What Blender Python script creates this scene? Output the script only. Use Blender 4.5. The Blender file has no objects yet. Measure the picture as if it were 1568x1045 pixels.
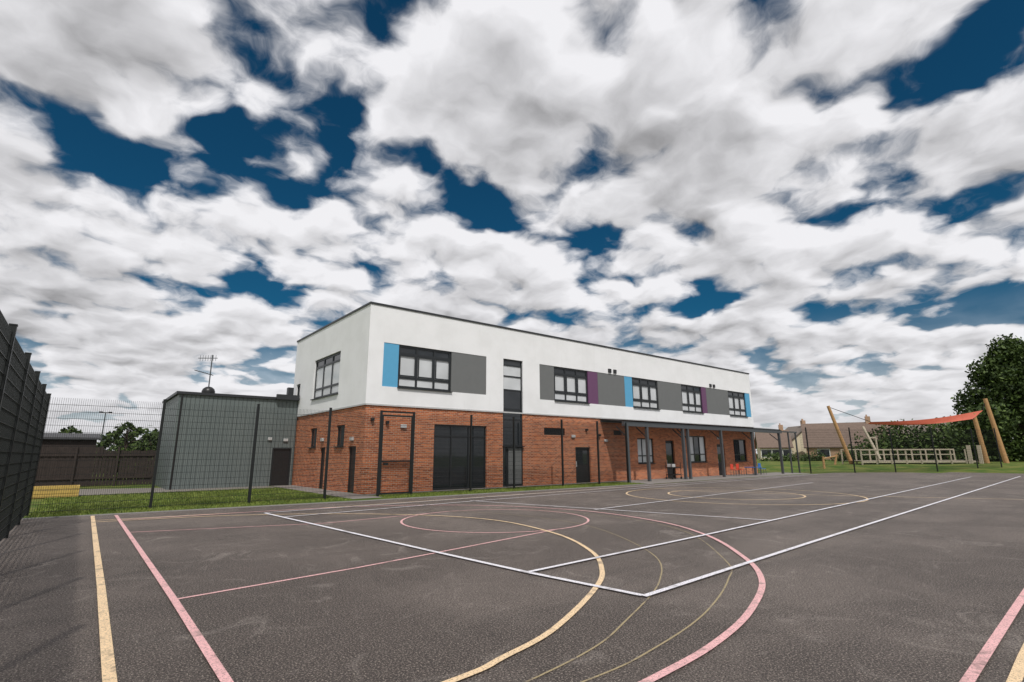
import bpy, math, random
import numpy as np
from math import sin, cos, radians, pi, tan, atan2, sqrt
from mathutils import Vector, Matrix
random.seed(7); rng=np.random.default_rng(7)
S=bpy.context.scene
try:
    S.view_settings.view_transform='Standard'; S.view_settings.look='None'; S.view_settings.exposure=0
except Exception: pass

# ------------------------------------------------------------------ helpers
def empty(name,loc=(0,0,0)):
    e=bpy.data.objects.new(name,None); e.location=loc; e.empty_display_size=.3
    S.collection.objects.link(e); return e
class MB:
    def __init__(s): s.v=[]; s.f=[]
    def box(s,x0,x1,y0,y1,z0,z1):
        n=len(s.v)
        s.v+=[(x0,y0,z0),(x1,y0,z0),(x1,y1,z0),(x0,y1,z0),(x0,y0,z1),(x1,y0,z1),(x1,y1,z1),(x0,y1,z1)]
        s.f+=[tuple(n+i for i in q) for q in((0,3,2,1),(4,5,6,7),(0,1,5,4),(1,2,6,5),(2,3,7,6),(3,0,4,7))]
        return s
    def beam(s,p0,p1,r0,r1=None,n=8,square=False):
        r1=r0 if r1 is None else r1
        p0=Vector(p0);p1=Vector(p1);d=(p1-p0).normalized()
        a=Vector((0,0,1)) if abs(d.z)<.9 else Vector((1,0,0))
        u=d.cross(a).normalized();w=d.cross(u).normalized()
        if square: n=4
        k=len(s.v)
        off=pi/4 if square else 0
        for p,r in((p0,r0),(p1,r1)):
            for i in range(n):
                t=2*pi*i/n+off
                s.v.append(tuple(p+u*(cos(t)*r)+w*(sin(t)*r)))
        for i in range(n):
            j=(i+1)%n; s.f.append((k+i,k+j,k+n+j,k+n+i))
        s.f.append(tuple(k+i for i in range(n))[::-1]); s.f.append(tuple(k+n+i for i in range(n)))
        return s
    def poly(s,pts):
        n=len(s.v); s.v+=[tuple(p) for p in pts]; s.f.append(tuple(range(n,n+len(pts)))); return s
    def make(s,name,mat,parent=None,bevel=0,smooth=False):
        me=bpy.data.meshes.new(name); me.from_pydata(s.v,[],s.f); me.update()
        o=bpy.data.objects.new(name,me); S.collection.objects.link(o)
        if mat: me.materials.append(mat)
        if parent: o.parent=parent
        if bevel:
            b=o.modifiers.new('b','BEVEL'); b.width=bevel; b.segments=2; b.limit_method='ANGLE'
        if smooth:
            for p in me.polygons: p.use_smooth=True
        return o
def np_mesh(name,V,F,mat,parent=None):
    me=bpy.data.meshes.new(name); me.from_pydata(V.tolist(),[],F.tolist()); me.update()
    o=bpy.data.objects.new(name,me); S.collection.objects.link(o); me.materials.append(mat)
    if parent: o.parent=parent
    return o

# ------------------------------------------------------------------ materials
class NT:
    def __init__(s,nt): s.nt=nt
    def n(s,t,ins=None,**kw):
        nd=s.nt.nodes.new(t)
        for k,v in kw.items(): setattr(nd,k,v)
        for k,v in (ins or {}).items():
            if hasattr(v,'is_output') : s.nt.links.new(v,nd.inputs[k])
            else: nd.inputs[k].default_value=v
        return nd
    def math(s,op,a,b=0.,c=0.,clamp=False):
        return s.n('ShaderNodeMath',{0:a,1:b,2:c},operation=op,use_clamp=clamp).outputs[0]
    def mix(s,f,a,b,bt='MIX'):
        nd=s.nt.nodes.new('ShaderNodeMix'); nd.data_type='RGBA'; nd.blend_type=bt
        for i,v in((0,f),(6,a),(7,b)):
            if hasattr(v,'is_output'): s.nt.links.new(v,nd.inputs[i])
            else: nd.inputs[i].default_value=(v if i==0 else (tuple(v)+(1,) if len(v)==3 else v))
        return nd.outputs[2]
    def ramp(s,f,lo,hi,a=0.,b=1.):
        return s.n('ShaderNodeMapRange',{0:f,1:lo,2:hi,3:a,4:b},interpolation_type='SMOOTHSTEP').outputs[0]
    def noise(s,co,sc,det=4,rough=.55,dist=0.,dim='3D'):
        return s.n('ShaderNodeTexNoise',{'Vector':co,'Scale':sc,'Detail':det,'Roughness':rough,'Distortion':dist},noise_dimensions=dim).outputs[0]
def new_mat(name):
    m=bpy.data.materials.new(name); m.use_nodes=True
    t=NT(m.node_tree); b=m.node_tree.nodes['Principled BSDF']
    co=t.n('ShaderNodeTexCoord').outputs['Object']
    return m,t,b,co
def link(t,a,b): t.nt.links.new(a,b)
def mat(name,col,rough=.6,var=.12,scale=6.,metal=0.,spec=.5,bump=0.,bscale=60.):
    m,t,b,co=new_mat(name)
    n=t.noise(co,scale,3,.6)
    c=t.mix(n,tuple(x*(1-var) for x in col),tuple(min(1,x*(1+var)) for x in col))
    link(t,c,b.inputs['Base Color']); b.inputs['Roughness'].default_value=rough
    b.inputs['Metallic'].default_value=metal; b.inputs['Specular IOR Level'].default_value=spec
    if bump:
        bn=t.n('ShaderNodeBump',{'Height':t.noise(co,bscale,2),'Strength':bump,'Distance':.01})
        link(t,bn.outputs[0],b.inputs['Normal'])
    return m
M={}
def rendermat():
    m,t,b,co=new_mat('white_render')
    n=t.noise(co,.8,4,.6)
    c=t.mix(t.ramp(n,.35,.7),(.86,.865,.88),(.80,.805,.815))
    st=t.n('ShaderNodeMapping',{0:co,3:(2.2,2.2,.12)}).outputs[0]
    c=t.mix(t.ramp(t.noise(st,1.5,4,.6),.55,.78,0,.15),c,(.62,.62,.61))
    link(t,c,b.inputs['Base Color']); b.inputs['Roughness'].default_value=.88
    bn=t.n('ShaderNodeBump',{'Height':t.noise(co,120,2),'Strength':.25,'Distance':.01}); link(t,bn.outputs[0],b.inputs['Normal'])
    return m
M['render']=rendermat()
M['frame']=mat('anthracite_frame',(.016,.019,.022),.4,.1)
M['coping']=mat('coping',(.026,.028,.032),.45,.1)
M['blue']=mat('blue_panel',(.10,.37,.60),.45,.05)
M['grey']=mat('grey_panel',(.15,.155,.155),.5,.08,3)
M['purple']=mat('purple_panel',(.14,.055,.13),.5,.06)
M['fence']=mat('fence_steel',(.010,.012,.012),.45,.2,spec=.4)
M['galv']=mat('galvanised',(.10,.11,.12),.4,.15,metal=.4)
M['dark']=mat('dark_plastic',(.013,.013,.014),.4)
M['lamp']=mat('lamp_housing',(.5,.5,.5),.4)
M['pave']=mat('paving',(.24,.22,.205),.8,.25,2.5,bump=.3)
M['kerb']=mat('kerb_concrete',(.26,.25,.24),.85,.2,4,bump=.3)
M['gravel']=mat('gravel',(.2,.18,.16),.9,.5,25,bump=.8,bscale=50)
M['timber']=mat('timber',(.44,.25,.11),.7,.35,5)
M['palewood']=mat('pale_timber',(.46,.40,.31),.75,.3,6)
M['darkwood']=mat('dark_fence_boards',(.034,.023,.019),.8,.6,4)
M['roofing']=mat('roofing_felt',(.07,.07,.075),.9,.2)
M['sail']=mat('orange_sail',(.58,.13,.08),.7,.2,2)
M['yellowbox']=mat('yellow_timber',(.5,.34,.09),.7,.35,5)
M['bark']=mat('bark',(.07,.05,.035),.9,.4,12,bump=.6,bscale=25)
M['red']=mat('red_plastic',(.6,.06,.03),.4); M['bluep']=mat('blue_plastic',(.03,.14,.45),.4)
M['whitep']=mat('white_paint',(.75,.75,.73),.5,.06)
def brickmat():
    m,t,b,co=new_mat('red_brick')
    sx=t.n('ShaderNodeSeparateXYZ',{0:co})
    u=t.math('ADD',sx.outputs[0],sx.outputs[1])
    v=t.n('ShaderNodeCombineXYZ',{0:u,1:sx.outputs[2],2:0.}).outputs[0]
    br=t.n('ShaderNodeTexBrick',{'Vector':v,'Color1':(.62,.185,.07,1),'Color2':(.28,.070,.032,1),'Mortar':(.46,.33,.24,1),
        'Scale':1.,'Mortar Size':.011,'Mortar Smooth':.15,'Bias':0.,'Brick Width':.235,'Row Height':.0775})
    br.offset=.5
    n=t.noise(co,.9,3); c=t.mix(t.ramp(n,.35,.8,0,.22),br.outputs[0],(.16,.045,.02))
    n2=t.noise(t.n('ShaderNodeMapping',{0:v,3:(.35,1,1)}).outputs[0],12,2); c=t.mix(t.ramp(n2,.5,.8,0,.35),c,(.68,.29,.13))
    link(t,c,b.inputs['Base Color']); b.inputs['Roughness'].default_value=.9; b.inputs['Specular IOR Level'].default_value=.25
    bn=t.n('ShaderNodeBump',{'Height':t.math('SUBTRACT',1.,br.outputs[1]),'Strength':.6,'Distance':.008})
    link(t,bn.outputs[0],b.inputs['Normal']); return m
M['brick']=brickmat()
def cladmat():
    m,t,b,co=new_mat('ribbed_cladding')
    sx=t.n('ShaderNodeSeparateXYZ',{0:co})
    u=t.math('ADD',sx.outputs[0],sx.outputs[1])
    w=t.math('PINGPONG',u,.1)
    n=t.noise(co,1.2,3)
    c=t.mix(n,(.11,.135,.135),(.16,.185,.18))
    seam=t.ramp(w,.0,.02,0.,1.)
    c=t.mix(seam,(.075,.09,.09),c)
    link(t,c,b.inputs['Base Color']); b.inputs['Roughness'].default_value=.5
    bn=t.n('ShaderNodeBump',{'Height':seam,'Strength':.8,'Distance':.02}); link(t,bn.outputs[0],b.inputs['Normal'])
    return m
M['clad']=cladmat()
def glassmat(name,base,rough=.04):
    m,t,b,co=new_mat(name)
    n=t.noise(co,.8,2)
    link(t,t.mix(n,tuple(x*.7 for x in base),tuple(x*1.3 for x in base)),b.inputs['Base Color'])
    b.inputs['Roughness'].default_value=rough; b.inputs['IOR'].default_value=1.55
    bn=t.n('ShaderNodeBump',{'Height':t.noise(co,1.5,1),'Strength':.03,'Distance':.05}); link(t,bn.outputs[0],b.inputs['Normal'])
    return m
M['glass']=glassmat('window_glass',(.018,.022,.026))
M['glassb']=glassmat('window_glass_blind_sky',(.56,.58,.60),.06)  # pale base colour: blinds, and sky reflection painted into stair panes
def canopymat():
    m,t,b,co=new_mat('canopy_polycarbonate')
    b.inputs['Base Color'].default_value=(.10,.11,.12,1); b.inputs['Roughness'].default_value=.3
    tr=t.n('ShaderNodeBsdfTransparent',{'Color':(.4,.44,.46,1)})
    mx=t.n('ShaderNodeMixShader',{0:.12,1:b.outputs[0],2:tr.outputs[0]})
    out=[n for n in t.nt.nodes if n.type=='OUTPUT_MATERIAL'][0]; link(t,mx.outputs[0],out.inputs[0]); return m
M['canopy']=canopymat()
def asphalt_color(t,co):
    big=t.noise(co,.35,4,.6,.3,'2D')
    c=t.mix(t.ramp(big,.35,.68),(.082,.064,.056),(.165,.134,.118))
    # paving-machine streaks
    sv=t.n('ShaderNodeMapping',{0:co,2:(0,0,.06),3:(.12,1.3,1)}).outputs[0]
    stz=t.noise(sv,1.1,4,.6,0,'2D')
    c=t.mix(t.ramp(stz,.5,.72,0,.45),c,(.045,.036,.032))
    med=t.noise(co,1.3,6,.78,.9,'2D')
    c=t.mix(t.ramp(med,.54,.72,0,.6),c,(.34,.295,.265))
    c=t.mix(t.ramp(med,.26,.44,.6,0),c,(.032,.026,.023))
    sp=t.noise(co,48,4,.85,0,'2D')
    c=t.mix(t.ramp(sp,.38,.54,.92,0),c,(.015,.011,.010))
    sp2=t.noise(co,60,3,.8,0,'2D')
    c=t.mix(t.ramp(sp2,.54,.66,0,.9),c,(.48,.41,.35))
    return c,sp
def asphaltmat():
    m,t,b,co=new_mat('asphalt')
    c,sp=asphalt_color(t,co)
    link(t,c,b.inputs['Base Color']); b.inputs['Roughness'].default_value=.66; b.inputs['Specular IOR Level'].default_value=.45
    bn=t.n('ShaderNodeBump',{'Height':sp,'Strength':.9,'Distance':.018}); link(t,bn.outputs[0],b.inputs['Normal'])
    return m
M['asphalt']=asphaltmat()
def paint(name,col,wear=.7):
    m,t,b,co=new_mat(name)
    a,sp=asphalt_color(t,co)
    w=t.noise(co,3,6,.8,0,'2D'); f=t.ramp(w,.53,.68,1.,1-wear)
    s2=t.ramp(sp,.36,.49,.25,1.)
    f=t.math('MULTIPLY',f,s2)
    cc=t.mix(t.noise(co,9,3,.7,0,'2D'),tuple(x*.8 for x in col),tuple(min(1,x*1.08) for x in col))
    link(t,t.mix(f,a,cc),b.inputs['Base Color']); b.inputs['Roughness'].default_value=.6
    bn=t.n('ShaderNodeBump',{'Height':sp,'Strength':.4,'Distance':.008}); link(t,bn.outputs[0],b.inputs['Normal'])
    return m
M['pw']=paint('white_line_paint',(.90,.88,.96),.5); M['pp']=paint('pink_line_paint',(.88,.50,.50),.6); M['py']=paint('yellow_line_paint',(.92,.68,.42),.6)
M['pf']=paint('faded_line_paint',(.40,.32,.18),.97)
def grassmat():
    m,t,b,co=new_mat('grass')
    n=t.noise(co,.6,5,.65); n2=t.noise(co,30,2,.7)
    c=t.mix(t.ramp(n,.35,.65),(.07,.13,.018),(.19,.20,.05))
    c=t.mix(t.ramp(n2,.4,.7,0,.6),c,(.04,.075,.012))
    link(t,c,b.inputs['Base Color']); b.inputs['Roughness'].default_value=.9; b.inputs['Specular IOR Level'].default_value=.2
    bn=t.n('ShaderNodeBump',{'Height':n2,'Strength':1.,'Distance':.04}); link(t,bn.outputs[0],b.inputs['Normal'])
    return m
M['grass']=grassmat()
def leafmat(name,a,b_):
    m,t,b,co=new_mat(name)
    g=t.n('ShaderNodeNewGeometry').outputs['Random Per Island']
    c=t.mix(g,a,b_); c=t.mix(t.ramp(t.noise(co,.7,2),.4,.7,0,.6),c,tuple(x*.4 for x in a))
    link(t,c,b.inputs['Base Color']); b.inputs['Roughness'].default_value=.6; b.inputs['Specular IOR Level'].default_value=.25
    return m
M['leaf']=leafmat('dark_foliage',(.020,.042,.010),(.10,.15,.035))
M['leaf2']=leafmat('hedge_foliage',(.035,.065,.016),(.10,.15,.04))
M['blade']=leafmat('grass_blades',(.08,.14,.02),(.27,.31,.07))
M['tile']=mat('brown_roof_tiles',(.17,.12,.095),.8,.35,3,bump=.4,bscale=12)
M['tile2']=mat('grey_roof_tiles',(.20,.165,.14),.8,.3,3,bump=.4,bscale=12)
M['hbrick']=mat('house_brick',(.42,.27,.18),.85,.25,3)
M['cream']=mat('cream_render',(.62,.55,.40),.85,.1)

# ------------------------------------------------------------------ ground
MB().poly([(-1500,-1500,0),(1800,-1500,0),(1800,1800,0),(-1500,1800,0)]).make('ground',M['grass'])
MB().poly([(-1.0,-14,.004),(66,-14,.004),(62,6,.004),(54,14,.004),(49,17.6,.004),(40,18.0,.004),(24.3,17.75,.004),(8,18.15,.004),(-1.0,18.9,.004)]).make('asphalt_court',M['asphalt'])
pv=MB(); pv.poly([(24.3,17.9,.008),(46.5,18.3,.008),(46.5,21.3,.008),(24.3,21.3,.008)]); pv.poly([(9.3,20.5,.008),(24.3,20.5,.008),(24.3,21.3,.008),(9.3,21.3,.008)])
pv.poly([(8.0,19.2,.010),(9.2,19.2,.010),(9.2,30.4,.010),(8.0,30.4,.010)]); pv.make('pavement',M['pave'])
MB().poly([(-4,28.6,.006),(7.9,28.4,.006),(7.9,30.5,.006),(-4,36,.006)]).make('gravel_path',M['gravel'])
kb=MB()
pts=[(-1.0,18.9),(8,18.15),(24.3,17.75)]
for (x0,y0),(x1,y1) in zip(pts,pts[1:]):
    kb.poly([(x0,y0,.03),(x1,y1,.03),(x1,y1+.09,.03),(x0,y0+.09,.03)]); kb.poly([(x0,y0,0),(x1,y1,0),(x1,y1,.03),(x0,y0,.03)])
kb.make('kerb',M['kerb'])
bk=MB(); nx,ny=24,14
for j in range(ny+1):
    for i in range(nx+1):
        x=50+i*3.2; y=-10+j*4.2
        d=min(max((x-(58+(-.55)*(y-8)))/6,0),1); d=d*d*(3-2*d)
        bk.v.append((x,y,.55*d-.02+.04*sin(x*.9+y)*d))
for j in range(ny):
    for i in range(nx):
        a=j*(nx+1)+i; bk.f.append((a,a+1,a+nx+2,a+nx+1))
bk.make('grass_bank',M['grass'],smooth=True)
def blades(name,regions,n,h=.06):
    P=[]
    for (x0,x1,y0,y1) in regions:
        k=int(n*(x1-x0)*(y1-y0)); P.append(np.stack([rng.uniform(x0,x1,k),rng.uniform(y0,y1,k)],1))
    P=np.concatenate(P); n=len(P); a=rng.uniform(0,2*pi,n); w=.012; hh=h*rng.uniform(.5,1.3,n)
    V=np.zeros((n,3,3)); dx=np.cos(a)*w; dy=np.sin(a)*w
    V[:,0,0]=P[:,0]-dx; V[:,0,1]=P[:,1]-dy; V[:,1,0]=P[:,0]+dx; V[:,1,1]=P[:,1]+dy
    V[:,2,0]=P[:,0]+rng.normal(0,.025,n); V[:,2,1]=P[:,1]+rng.normal(0,.025,n); V[:,2,2]=hh
    return np_mesh(name,V.reshape(-1,3),np.arange(n*3).reshape(-1,3),M['blade'])
blades('grass',[(-.9,7.9,18.95,28.4),(9.3,24.2,18.3,20.4)],340)

# ------------------------------------------------------------------ court markings
mk=empty('court_markings'); zc=[.008]
def catmull(pts,n=10,closed=False):
    P=[np.array(p,float) for p in pts]; out=[]
    m=len(P); rngi=range(m) if closed else range(m-1)
    for i in rngi:
        if closed: p0,p1,p2,p3=P[i-1],P[i],P[(i+1)%m],P[(i+2)%m]
        else: p0=P[max(i-1,0)];p1=P[i];p2=P[i+1];p3=P[min(i+2,m-1)]
        for k in range(n):
            t=k/n; out.append(.5*((2*p1)+(-p0+p2)*t+(2*p0-5*p1+4*p2-p3)*t*t+(-p0+3*p1-3*p2+p3)*t**3))
    if closed: out.append(out[0])
    else: out.append(P[-1])
    return out
def ribbon(name,pts,w,m,curve=False,closed=False):
    z=zc[0]; zc[0]+=.001
    P=catmull(pts,14,closed) if curve else [np.array(p,float) for p in pts]
    b=MB(); n=len(P)
    for i,p in enumerate(P):
        if closed: d=P[(i+1)%(n-1)]-P[i-1 if i>0 else n-2]
        else: d=P[min(i+1,n-1)]-P[max(i-1,0)]
        d=d/np.linalg.norm(d); nn=np.array([-d[1],d[0]])*w/2
        b.v+=[(p[0]+nn[0],p[1]+nn[1],z),(p[0]-nn[0],p[1]-nn[1],z)]
    for i in range(n-1): b.f.append((2*i,2*i+1,2*i+3,2*i+2))
    b.make(name,m,mk)
def circ(cx,cy,r,n=16): return [(cx+r*cos(2*pi*i/n),cy+r*sin(2*pi*i/n)) for i in range(n)]
ribbon('faded_arc',[(1,3.0),(3.02,2.90),(3.93,2.97),(5.17,3.24),(6.66,3.81),(7.81,4.47),(10.02,6.59),(10.88,8.81),(10.7,11.5),(9.2,14.2)],.02,M['pf'],True)
ribbon('faded_arc_b',[(1.2,3.0),(3.27,3.24),(4.38,3.61),(5.99,4.37),(7.40,5.50),(8.78,7.65),(9.36,9.61),(9.1,12),(7.9,14.2)],.02,M['pf'],True)
ribbon('key_line',[(1.02,7.35),(3.28,7.63),(4.75,7.90),(8.15,8.57)],.055,M['pp'])
ribbon('key_line_b',[(1.02,14.19),(4.74,12.95),(8.3,13.2)],.055,M['pp'])
ribbon('key_circle',circ(8.3,10.9,2.32),.055,M['pp'],True,True)
ribbon('centre_circle',circ(20.4,10.95,4.3),.07,M['py'],True,True)
ribbon('centre_circle_small',circ(20.4,11.1,2.5),.07,M['py'],True,True)
ribbon('yellow_far',[(0.44,17.3),(5.59,16.6),(22,17.0)],.06,M['py'])
ribbon('goal_arc',[(.42,16.9),(3.2,16.3),(5.54,14.83),(7.37,12.82),(8.15,10.66),(7.76,8.17),(6.85,6.35),(5.86,5.23),(4.98,4.58),(3.64,3.86),(2.83,3.61),(2.29,3.50),(.4,3.4)],.07,M['py'],True)
ribbon('three_point_arc',[(1.0,17.0),(6.6,16.4),(9.9,14.3),(11.34,11.09),(11.04,8.15),(9.92,6.08),(8.26,4.42),(6.99,3.53),(5.64,2.99),(4.49,2.71),(3.38,2.60),(1.02,2.5)],.075,M['pp'],True)
ribbon('third_line',[(20.5,14),(22.70,8.0),(25.35,3.3),(27.8,-1)],.06,M['py'])
ribbon('yellow_side',[(.44,18.6),(.40,8.63),(.37,5.09),(.33,-3)],.085,M['py'])
ribbon('pink_side',[(.94,18.4),(1.02,7.35),(1.02,4.56),(1.02,-3)],.075,M['pp'])
ribbon('pink_near',[(1.0,1.0),(5.13,1.15),(8.48,1.27),(40,2.4)],.075,M['pp'])
ribbon('yellow_near',[(.4,.78),(5.36,.94),(6.0,.97),(40,2.1)],.075,M['py'])
ribbon('baseline',[(4.20,16.21),(4.79,7.87),(4.96,5.78),(5.19,4.03)],.085,M['pw'])
ribbon('sideline_near',[(5.17,4.0),(10.43,4.31),(49.69,6.4)],.08,M['pw'])
ribbon('singles_near',[(4.96,5.78),(9.97,6.04),(46.21,8.37)],.075,M['pw'])
ribbon('service_line',[(10.78,15.61),(13.13,6.25)],.065,M['pw'])
ribbon('centre_service',[(11.77,10.71),(31.39,12.43)],.065,M['pw'])
ribbon('singles_far',[(4.3,14.8),(10.8,15.4),(44,17.0)],.065,M['pw'])
ribbon('sideline_far',[(4.2,16.21),(44,17.6)],.065,M['pw'])

# ------------------------------------------------------------------ school building
X0,X1,Y0,Y1=9.2,43.3,21.29,31.6
ZB,ZT=3.75,8.22
sch=empty('school_building',(0,0,0))
def wall_x(mb,y0,y1,a0,a1,z0,z1,ops):
    xs=sorted({a0,a1,*[o[0] for o in ops],*[o[1] for o in ops]}); zs=sorted({z0,z1,*[o[2] for o in ops],*[o[3] for o in ops]})
    xs=[x for x in xs if a0<=x<=a1]; zs=[z for z in zs if z0<=z<=z1]
    for i in range(len(xs)-1):
        run=None
        for j in range(len(zs)-1):
            cx=(xs[i]+xs[i+1])/2; cz=(zs[j]+zs[j+1])/2
            if any(o[0]<cx<o[1] and o[2]<cz<o[3] for o in ops):
                if run is not None: mb.box(xs[i],xs[i+1],y0,y1,run,zs[j]); run=None
            elif run is None: run=zs[j]
        if run is not None: mb.box(xs[i],xs[i+1],y0,y1,run,z1)
def wall_y(mb,x0,x1,a0,a1,z0,z1,ops):
    t=MB(); wall_x(t,x0,x1,a0,a1,z0,z1,ops)
    n=len(mb.v); mb.v+=[(v[1],v[0],v[2]) for v in t.v]; mb.f+=[tuple(n+i for i in q[::-1]) for q in t.f]
band=(4.57,6.55)
wins=[(10.63,13.46),(20.38,23.2),(27.45,30.24),(33.07,35.73),(39.6,42.38)]
panels=[('blue',9.87,10.63),('grey',13.46,15.57),('grey',19.25,20.38),('purple',23.2,24.08),('grey',24.08,26.66),('blue',26.66,27.45),('grey',30.24,33.07),('purple',35.73,36.36),('grey',36.36,39.6),('blue',42.38,43.1)]
upops=[(9.87,15.57)+band,(16.68,18.02,ZB-.2,6.58),(19.25,43.1)+band]
lowops=[(12.61,15.65,0.,3.0),(16.68,18.02,0.,ZB+.1),(21.98,23.24,0,2.0),(19.56,21.17,2.65,3.04),(27.7,29.4,1.0,2.6),(30.75,31.75,0,2.5),(33.6,35.8,1.0,2.86),(37.3,38.4,0,2.3),(39.8,41.8,1.0,2.7),(25.4,26.2,2.75,3.05)]
wl=MB(); wall_x(wl,Y0-.05,Y0+.28,X0-.05,X1+.05,ZB,ZT,upops)
sideup=[(24.5,28.2,4.5,6.6),(30.4,31.1,4.9,5.6)]
wall_y(wl,X0-.05,X0+.28,Y0+.28,Y1+.05,ZB,ZT,sideup)
wl.box(X1-.25,X1+.05,Y0+.28,Y1+.05,ZB,ZT); wl.box(X0+.28,X1-.25,Y1-.25,Y1+.05,ZB,ZT)
wl.make('rendered_upper_walls',M['render'],sch)
bw=MB(); wall_x(bw,Y0,Y0+.3,X0,X1,0,ZB,lowops)
sidelow=[(22.08,22.98,0,1.98),(25.83,26.6,0,1.98),(23.5,24.5,2.0,2.97),(27.2,28.2,2.0,2.97)]
wall_y(bw,X0,X0+.3,Y0+.3,Y1,0,ZB,sidelow)
bw.box(X1-.3,X1,Y0+.3,Y1,0,ZB); bw.box(X0+.3,X1-.3,Y1-.3,Y1,0,ZB)
bw.make('brick_walls',M['brick'],sch)
rf=MB(); rf.box(X0+.2,X1-.2,Y0+.2,Y1-.2,7.9,8.0); rf.make('roof_deck',M['roofing'],sch)
cp=MB(); e=.09
cp.box(X0-e,X1+e,Y0-e,Y0+.33,ZT,ZT+.09); cp.box(X0-e,X1+e,Y1-.3,Y1+e,ZT,ZT+.09); cp.box(X0-e,X0+.33,Y0+.33,Y1-.3,ZT,ZT+.09); cp.box(X1-.3,X1+e,Y0+.33,Y1-.3,ZT,ZT+.09)
cp.make('roof_coping',M['coping'],sch)
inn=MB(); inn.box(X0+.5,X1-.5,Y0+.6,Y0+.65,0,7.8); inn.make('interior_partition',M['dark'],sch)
for k,a,b in panels:
    q=MB(); q.box(a+.006,b-.006,Y0-.03,Y0+.05,band[0],band[1]); q.make(k+'_panel',M[k],sch)

def window(tag,a0,a1,z0,z1,face,axis,cols,rows,panefn,fw=.07,recess=.08,outer=None):
    fr=MB();gl=MB();gb=MB();sl=MB()
    def bx(mb,p,q,d0,d1,r,s):
        if axis=='x': mb.box(p,q,d0,d1,r,s)
        else: mb.box(d0,d1,p,q,r,s)
    f0=face+recess; f1=f0+.08
    bx(fr,a0,a1,f0,f1,z0,z0+fw); bx(fr,a0,a1,f0,f1,z1-fw,z1)
    xs=[a0+(a1-a0)*c for c in cols]; zs=[z0+(z1-z0)*r for r in rows]
    bx(fr,a0,a0+fw,f0,f1,z0+fw,z1-fw); bx(fr,a1-fw,a1,f0,f1,z0+fw,z1-fw)
    for x in xs[1:-1]: bx(fr,x-fw/2,x+fw/2,f0-.003,f1,z0+fw,z1-fw)
    for i in range(len(xs)-1):
        for z in zs[1:-1]:
            l=xs[i]+(fw if i==0 else fw/2); r=xs[i+1]-(fw if i==len(xs)-2 else fw/2)
            bx(fr,l,r,f0,f1,z-fw/2,z+fw/2)
    for i in range(len(xs)-1):
        for j in range(len(zs)-1):
            k=panefn(i,j); mb={'d':gl,'b':gb}.get(k)
            if k=='o':
                mb=gb; 
                l,r,bz,tz=xs[i]+fw*.6,xs[i+1]-fw*.6,zs[j]+fw*.6,zs[j+1]-fw*.6
                t=.06
                bx(fr,l,r,f0-.02,f0-.004,bz,bz+t);bx(fr,l,r,f0-.02,f0-.004,tz-t,tz);bx(fr,l,l+t,f0-.02,f0-.004,bz+t,tz-t);bx(fr,r-t,r,f0-.02,f0-.004,bz+t,tz-t)
            bx(mb,xs[i]+.02,xs[i+1]-.02,f0+.035,f0+.045,zs[j]+.02,zs[j+1]-.02)
    bx(sl,a0-.03,a1+.03,face-.09,face+recess,z0-.035,z0)
    w=empty(tag); w.parent=sch
    fr.make('frame',M['frame'],w)
    if gl.v: gl.make('glazing',M['glass'],w)
    if gb.v: gb.make('glazing_blind_sky',M['glassb'],w)
    if recess<.2 and z0>.5: sl.make('sill',M['frame'],w)
for (a,b) in wins:
    window('window',a,b,band[0],band[1],Y0-.05,'x',[0,.34,.67,1],[0,.24,.80,1],lambda i,j:'d' if j==2 else ('o' if j==1 else 'b'),fw=.10)
window('side_window',24.5,28.2,4.5,6.6,X0-.05,'y',[0,.34,.67,1],[0,.24,.80,1],lambda i,j:'d' if j==2 else 'b',fw=.10)
window('stair_window',16.68,18.02,2.02,6.58,Y0-.05,'x',[0,1],[0,.30,.42,.64,.80,.93,1],lambda i,j:'b' if j in(3,4) else 'd')  # pale upper panes: reflected sky painted as base colour, no blind here
window('stair_door',16.68,18.02,.03,2.02,Y0-.05,'x',[0,.22,1],[0,1],lambda i,j:'d')
q=MB();q.box(17.05,17.92,Y0+.0,Y0+.026,.12,1.9);q.make('stair_door_leaf',M['grey'],sch)
window('patio_glazing',12.61,15.65,.02,3.0,Y0,'x',[0,.33,.66,1],[0,.82,1],lambda i,j:'d')
window('classroom_window',27.7,29.4,1.0,2.6,Y0,'x',[0,.33,.66,1],[0,.3,1],lambda i,j:'b')
window('classroom_window_b',33.6,35.8,1.0,2.86,Y0,'x',[0,.33,.66,1],[0,.3,1],lambda i,j:'d' if i==1 else 'b')
window('classroom_window_c',39.8,41.8,1.0,2.7,Y0,'x',[0,.5,1],[0,.3,1],lambda i,j:'d')
window('small_window',23.5,24.5,2.0,2.97,X0,'y',[0,1],[0,1],lambda i,j:'d')
window('small_window_b',27.2,28.2,2.0,2.97,X0,'y',[0,1],[0,1],lambda i,j:'d')
window('small_window_c',30.4,31.1,4.9,5.6,X0-.05,'y',[0,1],[0,1],lambda i,j:'d')
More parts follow.
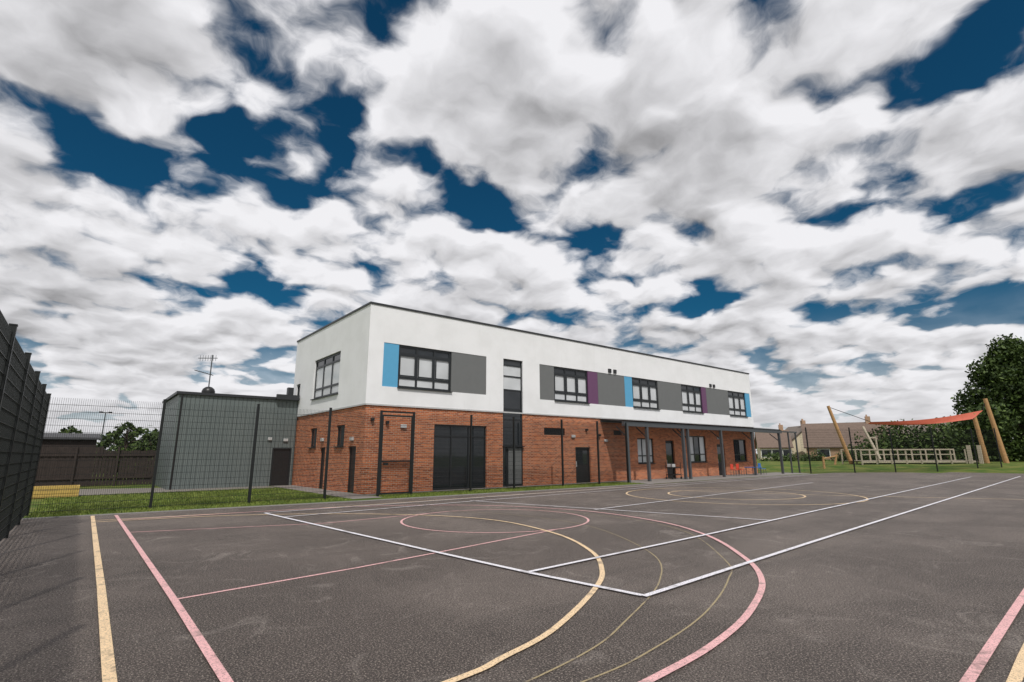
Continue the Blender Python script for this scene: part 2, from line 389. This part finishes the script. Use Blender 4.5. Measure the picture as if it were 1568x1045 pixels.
def door(tag,a0,a1,z1,face,axis,glz=True):
    d=empty(tag); d.parent=sch
    fr=MB();lf=MB();gl=MB();hd=MB()
    def bx(mb,p,q,d0,d1,r,s):
        if axis=='x': mb.box(p,q,d0,d1,r,s)
        else: mb.box(d0,d1,p,q,r,s)
    t=.06;f=face+.1
    bx(fr,a0,a0+t,f,f+.1,0,z1);bx(fr,a1-t,a1,f,f+.1,0,z1);bx(fr,a0+t,a1-t,f,f+.1,z1-t,z1)
    bx(lf,a0+t,a1-t,f+.03,f+.08,.03,z1-t)
    if glz: bx(gl,a0+t+.12,a1-t-.12,f+.02,f+.028,1.0,z1-.2)
    bx(hd,a0+t+.06,a0+t+.09,f-.04,f+.0299,.9,1.2)
    fr.make('frame',M['frame'],d);lf.make('leaf',M['dark'],d);hd.make('handle',M['lamp'],d)
    if gl.v: gl.make('glazing',M['glass'],d)
door('door',21.98,23.24,2.0,Y0,'x');door('door_b',30.75,31.75,2.5,Y0,'x');door('door_c',37.3,38.4,2.3,Y0,'x')
door('door_d',22.08,22.98,1.98,X0,'y',False);door('door_e',25.83,26.6,1.98,X0,'y',False)
lv=MB()
for a,b,z0,z1 in((19.56,21.17,2.65,3.04),(25.4,26.2,2.75,3.05)):
    lv.box(a,b,Y0+.15,Y0+.17,z0,z1)
    k=z0+.02
    while k<z1-.03: lv.box(a,b,Y0+.03,Y0+.14,k,k+.02); k+=.06
lv.make('louvre_vents',M['frame'],sch)
lt=MB()
for x,z in((11.0,2.85),(21.8,2.6),(24.6,2.4),(37.5,2.75)): lt.box(x-.14,x+.14,Y0-.1,Y0,z-.08,z+.08)
for y,z in((22.5,2.3),(26.2,2.35)): lt.box(X0-.1,X0,y-.14,y+.14,z-.08,z+.08)
lt.make('wall_lights',M['lamp'],sch,bevel=.02)
vt=MB()
for x in(25.2,25.7,37.0,37.5): vt.box(x-.13,x+.13,Y0-.12,Y0-.05,6.62,6.86)
for x,z in((10.2,3.0),(9.5,3.1),(22.9,3.0),(24.0,2.7)): vt.box(x-.06,x+.06,Y0-.16,Y0,z-.06,z+.06)
vt.make('wall_fittings',M['dark'],sch)
tr=MB(); tr.box(X0-.06,X1+.06,Y0-.062,Y0-.05,ZB-.04,ZB+.03); tr.box(X0-.062,X0-.05,Y0-.05,Y1,ZB-.04,ZB+.03); tr.make('drip_trim',M['lamp'],sch)

# canopy
cn=empty('entrance_canopy')
st=MB(); cf=19.55
for x in(24.5,26.4,30.2,30.75,34.9,39.4,43.9):
    st.box(x-.08,x+.08,cf-.08,cf+.08,0,3.2)
    st.beam((x,cf+.06,2.6),(x,cf+.75,3.2),.04,square=True)
st.box(24.2,44.3,cf-.09,cf+.09,3.2,3.46)
st.box(24.2,44.3,Y0-.12,Y0-.02,3.5,3.62)
x=24.25
while x<44.3:
    st.beam((x,cf,3.49),(x,Y0-.1,3.66),.035,square=True); x+=1.0
for x in(45.6,47.0): st.box(x-.05,x+.05,cf-.05,cf+.05,0,3.3)
st.box(44.3,47.2,cf-.06,cf+.06,3.3,3.4)
st.make('canopy_frame',M['galv'],cn)
MB().poly([(24.15,cf-.2,3.54),(44.35,cf-.2,3.54),(44.35,Y0-.05,3.71),(24.15,Y0-.05,3.71)]).make('canopy_roof',M['canopy'],cn)
def chair(px,py,m,name='plastic_chair'):
    e_=empty(name,(px,py,0)); b=MB()
    for dx,dy in((-.18,-.18),(.18,-.18),(-.18,.18),(.18,.18)): b.beam((dx*1.1,dy*1.1,0.01),(dx,dy,.42),.016,n=6)
    b.make('legs',M['galv'],e_); c=MB(); c.box(-.21,.21,-.2,.2,.42,.46); c.box(-.2,.2,.17,.21,.5,.85); c.make('seat_and_back',m,e_,bevel=.015)
chair(37.0,19.9,M['red']);chair(38.2,20.1,M['red'],'plastic_chair');chair(41.2,19.9,M['bluep'],'plastic_chair')
tb=empty('play_table',(39.8,19.9,0)); b=MB()
for dx in(-.5,.5):
    for dy in(-.3,.3): b.beam((dx,dy,.01),(dx,dy,.55),.025)
b.make('legs',M['galv'],tb); MB().box(-.6,.6,-.4,.4,.55,.6).make('top',M['bluep'],tb,bevel=.02)
tl=empty('play_trolley',(30.0,20.3,0)); b=MB()
b.box(-.5,.5,-.25,.25,.25,.3);b.box(-.5,.5,-.25,.25,.7,.74)
for dx in(-.48,.48):
    for dy in(-.23,.23): b.beam((dx,dy,.1),(dx,dy,1.05),.02)
    for dy in(-.23,.23): b.beam((dx,dy-.02,.08),(dx,dy+.02,.08),.08,n=12)
b.make('frame_and_wheels',M['dark'],tl); MB().box(-.42,.0,-.18,.18,.75,.95).make('crate',M['lamp'],tl,bevel=.02)

# ------------------------------------------------------------------ annex
an=empty('clad_annex')
ax0,ax1,ay0,ay1,az=3.37,9.13,30.5,36.5,4.62
b=MB(); wall_x(b,ay0,ay0+.2,ax0,ax1,0,az,[(8.0,9.0,0,2.0)]); b.box(ax0,ax0+.2,ay0+.2,ay1,0,az); b.box(ax0+.2,ax1,ay1-.2,ay1,0,az)
b.make('clad_walls',M['clad'],an)
b=MB(); b.box(ax0-.12,ax1,ay0-.12,ay1+.1,az,az+.13); b.make('roof',M['coping'],an)
b=MB(); b.box(7.9,9.1,ay0-.3,ay0-.13,az+.0,az+.28); b.box(8.6,8.9,ay0+.2,ay0+.5,az+.2,az+.75); b.make('roof_upstand',M['coping'],an)
b=MB(); b.box(8.02,8.98,ay0+.06,ay0+.12,.02,1.98); b.make('door_leaf',M['dark'],an)
b=MB(); b.box(8.0,8.06,ay0-.01,ay0+.06,0,2);b.box(8.94,9.0,ay0-.01,ay0+.06,0,2);b.box(8.06,8.94,ay0-.01,ay0+.06,1.94,2); b.make('door_frame',M['frame'],an)
b=MB(); b.box(7.7,7.9,ay0-.1,ay0,2.4,2.55); b.box(8.5,8.75,ay0-.1,ay0,2.35,2.5); b.make('wall_light',M['lamp'],an,bevel=.02)
b=MB(); b.beam((3.5,ay0-.06,0),(3.5,ay0-.06,az),.04); b.make('downpipe',M['dark'],an)
b=MB(); n=16
prof=[(.30,0),(.32,.12),(.27,.26),(.15,.36),(0.001,.40)]
for r,z in prof:
    for i in range(n): b.v.append((4.7+r*cos(2*pi*i/n),31.0+r*sin(2*pi*i/n),az+.13+z))
for k in range(len(prof)-1):
    for i in range(n): b.f.append((k*n+i,k*n+(i+1)%n,(k+1)*n+(i+1)%n,(k+1)*n+i))
b.make('roof_cowl',M['dark'],an,smooth=True)
ta=empty('tv_aerial',(4.75,31.4,az+.13)); b=MB()
b.beam((0,0,0),(0,0,2.15),.03); b.beam((-.75,0,1.25),(.15,0,1.05),.02); b.beam((-.65,.0,1.9),(.25,0,2.0),.02)
for i in range(8): x=-.65+i*.1; b.beam((x,-.16,1.24-i*.023),(x,.16,1.24-i*.023),.01)
for i in range(7): x=-.55+i*.12; b.beam((x,0,1.75+i*.014),(x,0,2.07+i*.014),.01)
b.make('mast_and_elements',M['galv'],ta)

# ------------------------------------------------------------------ mesh fences
def mesh_fence(name,p0,p1,H,posts,gate=None,vs=.05,extra=0):
    f=empty(name); p0=Vector(p0);p1=Vector(p1); L=(p1-p0).length; d=(p1-p0)/L
    w=MB()
    def rod(a,b,t):
        a=Vector(a);b=Vector(b); dd=(b-a).normalized()
        n1=Vector((d.x,d.y,0)) if abs(dd.z)>.5 else Vector((0,0,1)); n2=dd.cross(n1)
        k=len(w.v)
        for p in(a,b):
            for s1,s2 in((-1,-1),(1,-1),(1,1),(-1,1)): w.v.append(tuple(p+n1*(s1*t)+n2*(s2*t)))
        for i in range(4): j=(i+1)%4; w.f.append((k+i,k+j,k+4+j,k+4+i))
    s=.0
    while s<=L:
        q=p0+d*s
        if not(gate and gate[0]<s<gate[1]): rod((q.x,q.y,.05),(q.x,q.y,H),.0032)
        s+=vs
    z=.08
    nrm=Vector((-d.y,d.x,0))*.008
    while z<=H:
        segs=[(0,L)] if not gate else [(0,gate[0]),(gate[1],L)]
        for a,b_ in segs:
            A=p0+d*a;B=p0+d*b_
            for sg in(1,-1): rod((A.x+nrm.x*sg,A.y+nrm.y*sg,z),(B.x+nrm.x*sg,B.y+nrm.y*sg,z),.0048)
        z+=.2
    w.make('wire_mesh',M['fence'],f)
    b=MB()
    for s in posts:
        q=p0+d*s; b.beam((q.x,q.y,0),(q.x,q.y,H+.08),.055,square=True)
        b.beam((q.x,q.y,H+.08),(q.x,q.y,H+.1),.063,square=True)
    b.make('posts',M['fence'],f)
    if gate:
        g=MB(); a,b_=gate; mid=1.35
        A=p0+d*(a+.07);B=p0+d*(b_-.07)
        for z in(.1,mid,H-.1): g.beam((A.x,A.y,z),(B.x,B.y,z),.045,square=True)
        g.beam((A.x,A.y,.1),(A.x,A.y,H-.1),.045,square=True);g.beam((B.x,B.y,.1),(B.x,B.y,H-.1),.045,square=True)
        g.beam((A.x+.1,A.y-.06,1.25),(A.x+.28,A.y-.06,1.25),.06,square=True)
        pA=p0+d*a;pB=p0+d*b_
        g.beam((pA.x,pA.y,H+.06),(pB.x,pB.y,H+.06),.045,square=True)
        w.v=[];w.f=[]
        s=a+.1
        while s<b_-.08:
            q=p0+d*s; rod((q.x,q.y,.1),(q.x,q.y,H-.1),.0032); s+=vs
        z=.2
        while z<H-.1: rod((A.x,A.y,z),(B.x,B.y,z),.0048); z+=.2
        w.make('gate_mesh',M['fence'],f); g.make('gate_frame',M['fence'],f)
    return f
FX0,FX1=-.97,24.4
mesh_fence('mesh_fence',(FX0,20.1,0),(FX1,19.45,0),3.28,[0,2.82,5.6,8.16,10.23,11.70,14.6,17.06,20.22,22.9,25.3],gate=(10.23,11.70))
mesh_fence('mesh_fence',(-.97,20.1,0),(-.97,3.0,0),3.28,[2.6*i for i in range(1,7)])
mesh_fence('mesh_fence',(45.8,18.7,0),(62,9.0,0),3.6,[.6,4.6,8.4,12.4,16.4,18.8],vs=.1)

# ------------------------------------------------------------------ left background
tf=empty('timber_fence'); b=MB()
x=-9.
while x<3.2:
    hgt=(1.9 if x>.9 else 2.1)+.03*sin(x*9); k=.02*(int(x*7)%2); b.box(x,x+.135,36.5+k,36.53+k,.05,hgt); x+=.15
for x in(-7.5,-5.7,-3.9,-2.1,-.3,1.5): b.box(x,x+.1,36.38,36.48,0,2.1)
b.box(-9,3.2,36.44,36.49,.4,.5);b.box(-9,3.2,36.44,36.49,1.6,1.7); b.make('boards',M['darkwood'],tf)
sh=empty('garden_shed'); b=MB()
k=-2.2
while k<.5: b.box(k,k+.14,38,38.04,0,2.6); k+=.145
b.box(-2.2,.5,38.05,41,0,2.6); b.make('walls',M['darkwood'],sh)
b=MB(); b.poly([(-2.4,37.8,2.62),(.7,37.8,2.62),(.7,41.2,2.95),(-2.4,41.2,2.95)]); b.poly([(-2.4,37.8,2.5),(.7,37.8,2.5),(.7,37.8,2.62),(-2.4,37.8,2.62)]); b.make('roof',M['roofing'],sh)
sb=empty('sandpit_box'); b=MB()
for k in range(3):
    z=.03+.14*k; b.box(-1.9,.1,27.6,27.68,z,z+.125);b.box(-1.9,.1,28.6,28.68,z,z+.125);b.box(-1.9,-1.82,27.685,28.595,z,z+.125);b.box(.02,.1,27.685,28.595,z,z+.125)
b.make('timber_sides',M['yellowbox'],sb); MB().poly([(-1.8,27.7,.3),(0,27.7,.3),(0,28.6,.3),(-1.8,28.6,.3)]).make('sand',M['gravel'],sb)
sl_=empty('street_lamp',(1.2,62,0)); b=MB(); b.beam((0,0,0),(0,0,5.6),.07,.045); b.beam((-.35,0,5.6),(.35,0,5.6),.03); b.make('column',M['galv'],sl_)
b=MB(); b.box(-.5,-.2,-.1,.1,5.55,5.68);b.box(.2,.5,-.1,.1,5.55,5.68); b.make('lantern',M['dark'],sl_,bevel=.02)

# ------------------------------------------------------------------ foliage
def foliage(name,blobs,n,size,mt,parent=None):
    tot=sum(b[3]**2 for b in blobs); Vs=[]
    for (x,y,z,r,*sq) in blobs:
        k=int(n*r*r/tot)+1; sz=sq[0] if sq else .85
        d=rng.normal(size=(k,3)); d/=np.linalg.norm(d,axis=1)[:,None]
        rad=r*(rng.uniform(0,1,k)**.38)*(1+.18*np.sin(d[:,0]*7+x)*np.cos(d[:,2]*6+y))
        c=d*rad[:,None]; c[:,2]*=sz; c+=np.array([x,y,z]); c=c[c[:,2]>.05]; k=len(c)
        u=rng.normal(size=(k,3));u/=np.linalg.norm(u,axis=1)[:,None]; v=rng.normal(size=(k,3)); v=np.cross(u,v); v/=np.linalg.norm(v,axis=1)[:,None]
        s=(size*rng.uniform(.5,1.3,k))[:,None]
        Vs.append(np.stack([c-u*s,c-v*s*.55,c+u*s,c+v*s*.55],1))
    V=np.concatenate(Vs); m=len(V)
    return np_mesh(name,V.reshape(-1,3),np.arange(m*4).reshape(-1,4),mt,parent)
def tree(name,x,y,h,w,n,size,mt,conical=0.,seed=1,trunkfrac=.3):
    rr=random.Random(seed); t=empty(name); t_=MB()
    t_.beam((x,y,0),(x+.1,y,h*.45),w*.05,w*.035,10); t_.beam((x+.1,y,h*.45),(x,y+.1,h*.85),w*.035,w*.012,8)
    bl=[]
    N=46
    for i in range(N):
        f=(i+.5)/N; z=h*(trunkfrac*.45+f*(1-trunkfrac*.45)*.93)
        prof=(1-f)**(.62) if conical else sqrt(max(0,1-(2*f-.85)**2*.8))
        R=w*.5*prof*(.65+.5*rr.random()); a=i*2.4+rr.random()*.6
        br=w*(.085+.085*rr.random())*(1.1-.5*f)
        rad=max(0,R-br*.4)*(.6+.5*rr.random())
        bx,by=x+cos(a)*rad,y+sin(a)*rad
        bl.append((bx,by,z,br,.8)); 
        if i%2==0: t_.beam((x,y,max(.8,z-h*.12)),(bx,by,z),w*.014,w*.005,6)
    t_.make('trunk_and_limbs',M['bark'],t)
    foliage('crown',bl,n,size,mt,t)
def azp(az,dist): return dist*cos(radians(az)),dist*sin(radians(az))
x,y=azp(6.6,92); tree('conifer_tree',x,y,16.4,18.5,38000,.25,M['leaf'],1,3,.15)
x,y=azp(2.0,95); tree('conifer_tree',x,y,15,14,9000,.35,M['leaf'],1,5,.2)
x,y=azp(-4,60); tree('conifer_tree',x,y,12,10,6000,.3,M['leaf'],1,8,.2)
def row(name,a0,d0,a1,d1,h,n,size,mt,k=16,seed=2):
    rr=random.Random(seed); p=Vector(azp(a0,d0));q=Vector(azp(a1,d1)); bl=[]
    for i in range(k):
        c=p.lerp(q,(i+rr.random()*.6)/k); r=h*(.38+.34*rr.random()); bl.append((c.x+rr.uniform(-1,1),c.y+rr.uniform(-1,1),h*.5*rr.uniform(.5,1.5),r,.9))
    foliage(name,bl,n,size,mt)
row('hedge',16.8,84,5,90,4.6,13000,.24,M['leaf'],26,4)
row('hedge',25,84,15,84,1.6,7000,.14,M['leaf2'],34,9)
row('distant_trees',30,190,-12,190,6,9000,.5,M['leaf2'],50,6)
row('distant_trees',100,70,80,62,3.0,5000,.3,M['leaf'],18,7)
row('distant_trees',120,120,60,140,5.5,6000,.5,M['leaf2'],50,17)
x,y=azp(87.2,44); tree('garden_tree',x,y,3.9,3.4,4800,.12,M['leaf'],0,12)
x,y=azp(85.2,42); tree('garden_tree',x,y,3.2,3.0,3600,.12,M['leaf'],0,13)
x,y=azp(91,50); tree('garden_tree',x,y,3.8,3.0,2500,.15,M['leaf'],0,14)

# ------------------------------------------------------------------ bungalows
def house(name,az,dist,w,d,eave,ridge,wm,rot,tm='tile'):
    x,y=azp(az,dist); h=empty(name,(x,y,0)); h.rotation_euler=(0,0,radians(rot))
    b=MB(); b.box(-w/2,w/2,-d/2,d/2,0,eave); b.poly([(-w/2,-d/2,eave),(-w/2,d/2,eave),(-w/2,0,ridge-.15)][::-1]); b.poly([(w/2,-d/2,eave),(w/2,d/2,eave),(w/2,0,ridge-.15)]); b.make('walls',wm,h)
    r=MB(); o=.35; k=(ridge-eave)/(d/2)
    for s in(1,-1):
        r.poly([(-w/2-o,s*(d/2+o),eave-k*o),(w/2+o,s*(d/2+o),eave-k*o),(w/2+o,0,ridge),(-w/2-o,0,ridge)])
        r.poly([(-w/2-o,s*(d/2+o),eave-k*o-.12),(w/2+o,s*(d/2+o),eave-k*o-.12),(w/2+o,0,ridge-.12),(-w/2-o,0,ridge-.12)])
    r.make('tiled_roof',M[tm],h)
    c=MB(); c.box(w*.25,w*.25+.7,-.3,.3,ridge-.6,ridge+.9); c.box(w*.25+.15,w*.25+.35,-.12,.12,ridge+.9,ridge+1.2); c.make('chimney',M['hbrick'],h)
    g=MB(); fr=MB()
    for cx in(-w*.3,0.05*w,w*.33):
        g.box(cx-.8,cx+.8,-d/2-.03,-d/2-.01,1.0,2.2); fr.box(cx-.9,cx+.9,-d/2-.05,-d/2-.035,2.2,2.3);fr.box(cx-.9,cx+.9,-d/2-.05,-d/2-.035,.9,1.0);fr.box(cx-.9,cx-.8,-d/2-.05,-d/2-.035,1,2.2);fr.box(cx+.8,cx+.9,-d/2-.05,-d/2-.035,1,2.2)
    g.make('windows',M['glass'],h); fr.make('window_frames',M['whitep'],h)
house('bungalow',18.5,104,12,8,2.9,6.6,M['hbrick'],-68,'tile')
house('bungalow',22.3,112,6.5,9,2.9,6.6,M['cream'],-130,'tile2')
house('bungalow',24.6,108,5,7,2.9,5.8,M['cream'],-60,'tile')
house('bungalow',12.5,130,14,8,2.8,7.4,M['hbrick'],-75,'tile2')

# ------------------------------------------------------------------ play area
pa=empty('sail_shade')
b=MB(); b.beam((60.9,20.1,.1),(59.6,21.2,6.4),.2,.15,12); b.beam((72.8,10.2,.4),(72.3,10.8,7.1),.24,.18,12); b.beam((71.7,11.5,.4),(71.4,11.8,5.6),.22,.18,12); b.make('timber_posts',M['timber'],pa,smooth=False)
c=[Vector((63.0,18.6,4.75)),Vector((72.1,11.1,5.9)),Vector((70.9,11.8,5.0)),Vector((63.3,19.0,4.55))]
b=MB(); n=12
for j in range(n+1):
    for i in range(n+1):
        u,v=i/n,j/n; p=(c[0].lerp(c[1],u)).lerp(c[3].lerp(c[2],u),v); s=-.45*sin(pi*u)*(.7+.3*sin(pi*v)); b.v.append((p.x,p.y,p.z+s))
for j in range(n):
    for i in range(n): a=j*(n+1)+i; b.f.append((a,a+1,a+n+2,a+n+1))
b.make('fabric_sail',M['sail'],pa,smooth=True)
b=MB(); b.beam((59.6,21.2,6.3),(63.0,18.6,4.75),.03); b.beam((72.3,10.8,6.9),(72.1,11.1,5.9),.03); b.beam((71.4,11.8,5.4),(70.9,11.8,5.0),.03); b.make('cables',M['dark'],pa)
dk=empty('timber_deck'); b=MB(); A=Vector((59.3,18.8,0));B=Vector((68.2,11.4,0)); d=(B-A).normalized(); nn=Vector((-d.y,d.x,0)); nn=nn if nn.x>0 else -nn
Ld=(B-A).length
def pt(s,o,z): q=A+d*s+nn*o; return (q.x,q.y,z)
b.beam(pt(0,0,.75),pt(Ld,0,.75),.11,square=True)
for i in range(12):
    b.poly([pt(0,i*.25,.86),pt(Ld,i*.25,.86),pt(Ld,i*.25+.235,.86),pt(0,i*.25+.235,.86)])
s=0
while s<=Ld+.01:
    b.beam(pt(s,-.12,.1),pt(s,-.12,1.95),.075,square=True); b.beam(pt(s,3,.1),pt(s,3,2.0),.075,square=True); s+=Ld/8
for z in(1.9,1.45): b.beam(pt(0,-.16,z),pt(Ld*.78,-.16,z),.06,square=True)
b.beam(pt(0,3,1.95),pt(Ld,3,1.95),.06,square=True)
for s in(Ld-.2,Ld-1.2): b.beam(pt(s,-.3,.1),pt(s,-.3,2.3),.2,square=True)
b.make('deck_and_rails',M['palewood'],dk)
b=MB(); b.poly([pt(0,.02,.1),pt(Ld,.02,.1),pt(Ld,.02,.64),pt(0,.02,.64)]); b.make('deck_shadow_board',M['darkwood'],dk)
sd=empty('climbing_post'); b=MB(); b.beam(pt(1.3,1,4.2),pt(1.6,-.4,1.0),.12,.12,8); b.beam(pt(2.4,1.0,.86),pt(2.4,1.0,3.2),.09,.08,8); b.beam(pt(1.35,.9,3.1),pt(2.4,1.0,3.1),.07,.07,8); b.make('poles',M['palewood'],sd)
b=MB(); b.beam((57,20.5,.0),(57.3,20.2,1.5),.1);b.beam((54.2,20.3,.0),(54.2,20.3,1.3),.1);b.beam((54.2,20.3,1.1),(57.2,20.3,1.3),.07); b.make('balance_beam',M['timber'])

# ------------------------------------------------------------------ sky
W=bpy.data.worlds.new('World'); S.world=W; W.use_nodes=True; nt=W.node_tree; nt.nodes.clear(); t=NT(nt)
SUN_EL=52; sx,sy=-.45,-.9
sky=t.n('ShaderNodeTexSky',sky_type='NISHITA'); sky.sun_disc=False; sky.sun_elevation=radians(SUN_EL); sky.sun_rotation=atan2(sx,sy); sky.air_density=1.; sky.dust_density=.3; sky.ozone_density=2.5
co=t.n('ShaderNodeTexCoord').outputs['Generated']
sp=t.n('ShaderNodeSeparateXYZ',{0:co}); z=sp.outputs[2]
OFF=.24
zz=t.math('ADD',t.math('MAXIMUM',z,0.),OFF)
px=t.math('DIVIDE',sp.outputs[0],zz); py=t.math('DIVIDE',sp.outputs[1],zz)
P=t.n('ShaderNodeCombineXYZ',{0:px,1:py,2:0.}).outputs[0]
def noise2(v,sc,det,rough=.5,out=0): return t.n('ShaderNodeTexNoise',{'Vector':v,'Scale':sc,'Detail':det,'Roughness':rough},noise_dimensions='2D').outputs[out]
warp=noise2(P,5,3,.55,1)
Pw=t.n('ShaderNodeVectorMath',{0:P,1:t.n('ShaderNodeVectorMath',{0:t.n('ShaderNodeVectorMath',{0:warp,1:(.5,.5,.5)},operation='SUBTRACT').outputs[0],'Scale':.13},operation='SCALE').outputs[0]},operation='ADD').outputs[0]
# openings in the cloud deck (plane coordinates x,y,radius,depth)
GAPS=[(-.2,1.70,.18,.25),(.05,1.76,.18,.23),(.26,1.38,.13,.20),(.48,1.42,.12,.17),(.66,1.22,.11,.14),(.99,1.37,.11,.18),(1.18,1.89,.15,.22),(-.25,2.42,.22,.18),(1.96,1.80,.16,.2),(2.30,1.42,.2,.22),(2.03,.83,.12,.18),(1.40,.08,.18,.30),(.96,.33,.09,.18),(3.0,.30,.32,.34),(1.17,.75,.07,.08),(.57,2.40,.2,.16),(1.7,.9,.09,.12)]
def conv(gx,gy):
    rho=math.hypot(gx,gy); lo,hi=0.,pi/2
    for _ in range(50):
        m=(lo+hi)/2
        if cos(m)/(sin(m)+.1)>rho: lo=m
        else: hi=m
    k=(sin(lo)+.1)/(sin(lo)+OFF); return gx*k,gy*k,k
gap=None
for gx,gy,r,s in GAPS:
    x_,y_,k=conv(gx,gy)
    d=t.n('ShaderNodeVectorMath',{0:Pw,1:(x_,y_,0)},operation='DISTANCE').outputs[1]
    g=t.math('MULTIPLY',t.ramp(d,0.,r*k*1.75,1.,0.),s)
    gap=g if gap is None else t.math('MAXIMUM',gap,g)
def density(v):
    a=noise2(v,2.6,7,.56)
    vo=t.n('ShaderNodeTexVoronoi',{'Vector':v,'Scale':5.6},feature='SMOOTH_F1',voronoi_dimensions='2D'); vo.inputs['Smoothness'].default_value=.35
    v2=t.n('ShaderNodeTexVoronoi',{'Vector':v,'Scale':13.},feature='SMOOTH_F1',voronoi_dimensions='2D'); v2.inputs['Smoothness'].default_value=.3
    return t.math('ADD',t.math('ADD',a,t.math('MULTIPLY',t.math('SUBTRACT',.45,vo.outputs[0]),.36)),t.math('MULTIPLY',t.math('SUBTRACT',.4,v2.outputs[0]),.14))
D0=density(Pw)
D=t.math('SUBTRACT',D0,gap)
sh_=t.n('ShaderNodeVectorMath',{0:Pw,1:(sx*.07,sy*.07,0)},operation='ADD').outputs[0]
D2=density(sh_)
haze=t.ramp(z,.0,.26,1.,0.)
cov=t.ramp(t.math('ADD',D,t.math('MULTIPLY',haze,.08)),.27,.48)
cov=t.math('MAXIMUM',cov,t.math('MULTIPLY',haze,.75))
lit=t.math('SUBTRACT',D0,D2)
thick=t.ramp(D,.48,.85)
big=t.ramp(noise2(P,1.1,2),.35,.65)
br=t.math('ADD',t.math('SUBTRACT',.91,t.math('MULTIPLY',thick,.22)),t.math('MULTIPLY',lit,1.15))
br=t.math('SUBTRACT',br,t.math('MULTIPLY',big,.18))
br=t.math('MAXIMUM',t.math('MINIMUM',br,1.),.28)
hz2=t.ramp(z,.0,.13,1.,0.)
br=t.math('ADD',t.math('MULTIPLY',br,t.math('SUBTRACT',1.,hz2)),t.math('MULTIPLY',hz2,.80))
cc=t.mix(br,(.0,.0,.0),(1.,1.,1.)); cc=t.mix(1.,cc,(.975,.97,1.),'MULTIPLY')
skc=t.mix(1.,sky.outputs[0],(.12,.62,.80),'MULTIPLY')
b1=t.n('ShaderNodeBackground',{0:skc,1:.05}); b2=t.n('ShaderNodeBackground',{0:cc,1:.9})
mx=t.n('ShaderNodeMixShader',{0:cov,1:b1.outputs[0],2:b2.outputs[0]}); o=t.n('ShaderNodeOutputWorld',{0:mx.outputs[0]})
try:
    W.cycles.sampling_method='MANUAL'; W.cycles.sample_map_resolution=256
except Exception: pass

# sun
sd_=bpy.data.lights.new('sun','SUN'); sd_.energy=2.7; sd_.angle=radians(1.5); sd_.color=(1,.96,.90)
so=bpy.data.objects.new('sun',sd_); S.collection.objects.link(so)
h_=Vector((sx,sy,0)).normalized()*cos(radians(SUN_EL)); sv=Vector((h_.x,h_.y,sin(radians(SUN_EL))))
so.rotation_euler=sv.to_track_quat('Z','Y').to_euler(); so.location=(-10,-20,30)

# ------------------------------------------------------------------ camera
f,p,a,r=792.,radians(12.37),radians(50.88),radians(-.23)
F=Vector((cos(p)*cos(a),cos(p)*sin(a),sin(p)));R=Vector((sin(a),-cos(a),0));U=R.cross(F)
R2=R*cos(r)+U*sin(r);U2=U*cos(r)-R*sin(r)
cd=bpy.data.cameras.new('camera'); cd.sensor_width=36; cd.lens=f/1568*36; cd.clip_end=5000; cd.clip_start=.05
co_=bpy.data.objects.new('camera',cd); S.collection.objects.link(co_)
Mx=Matrix((R2,U2,-F)).transposed().to_4x4(); Mx.translation=(0,0,1.6); co_.matrix_world=Mx
S.camera=co_
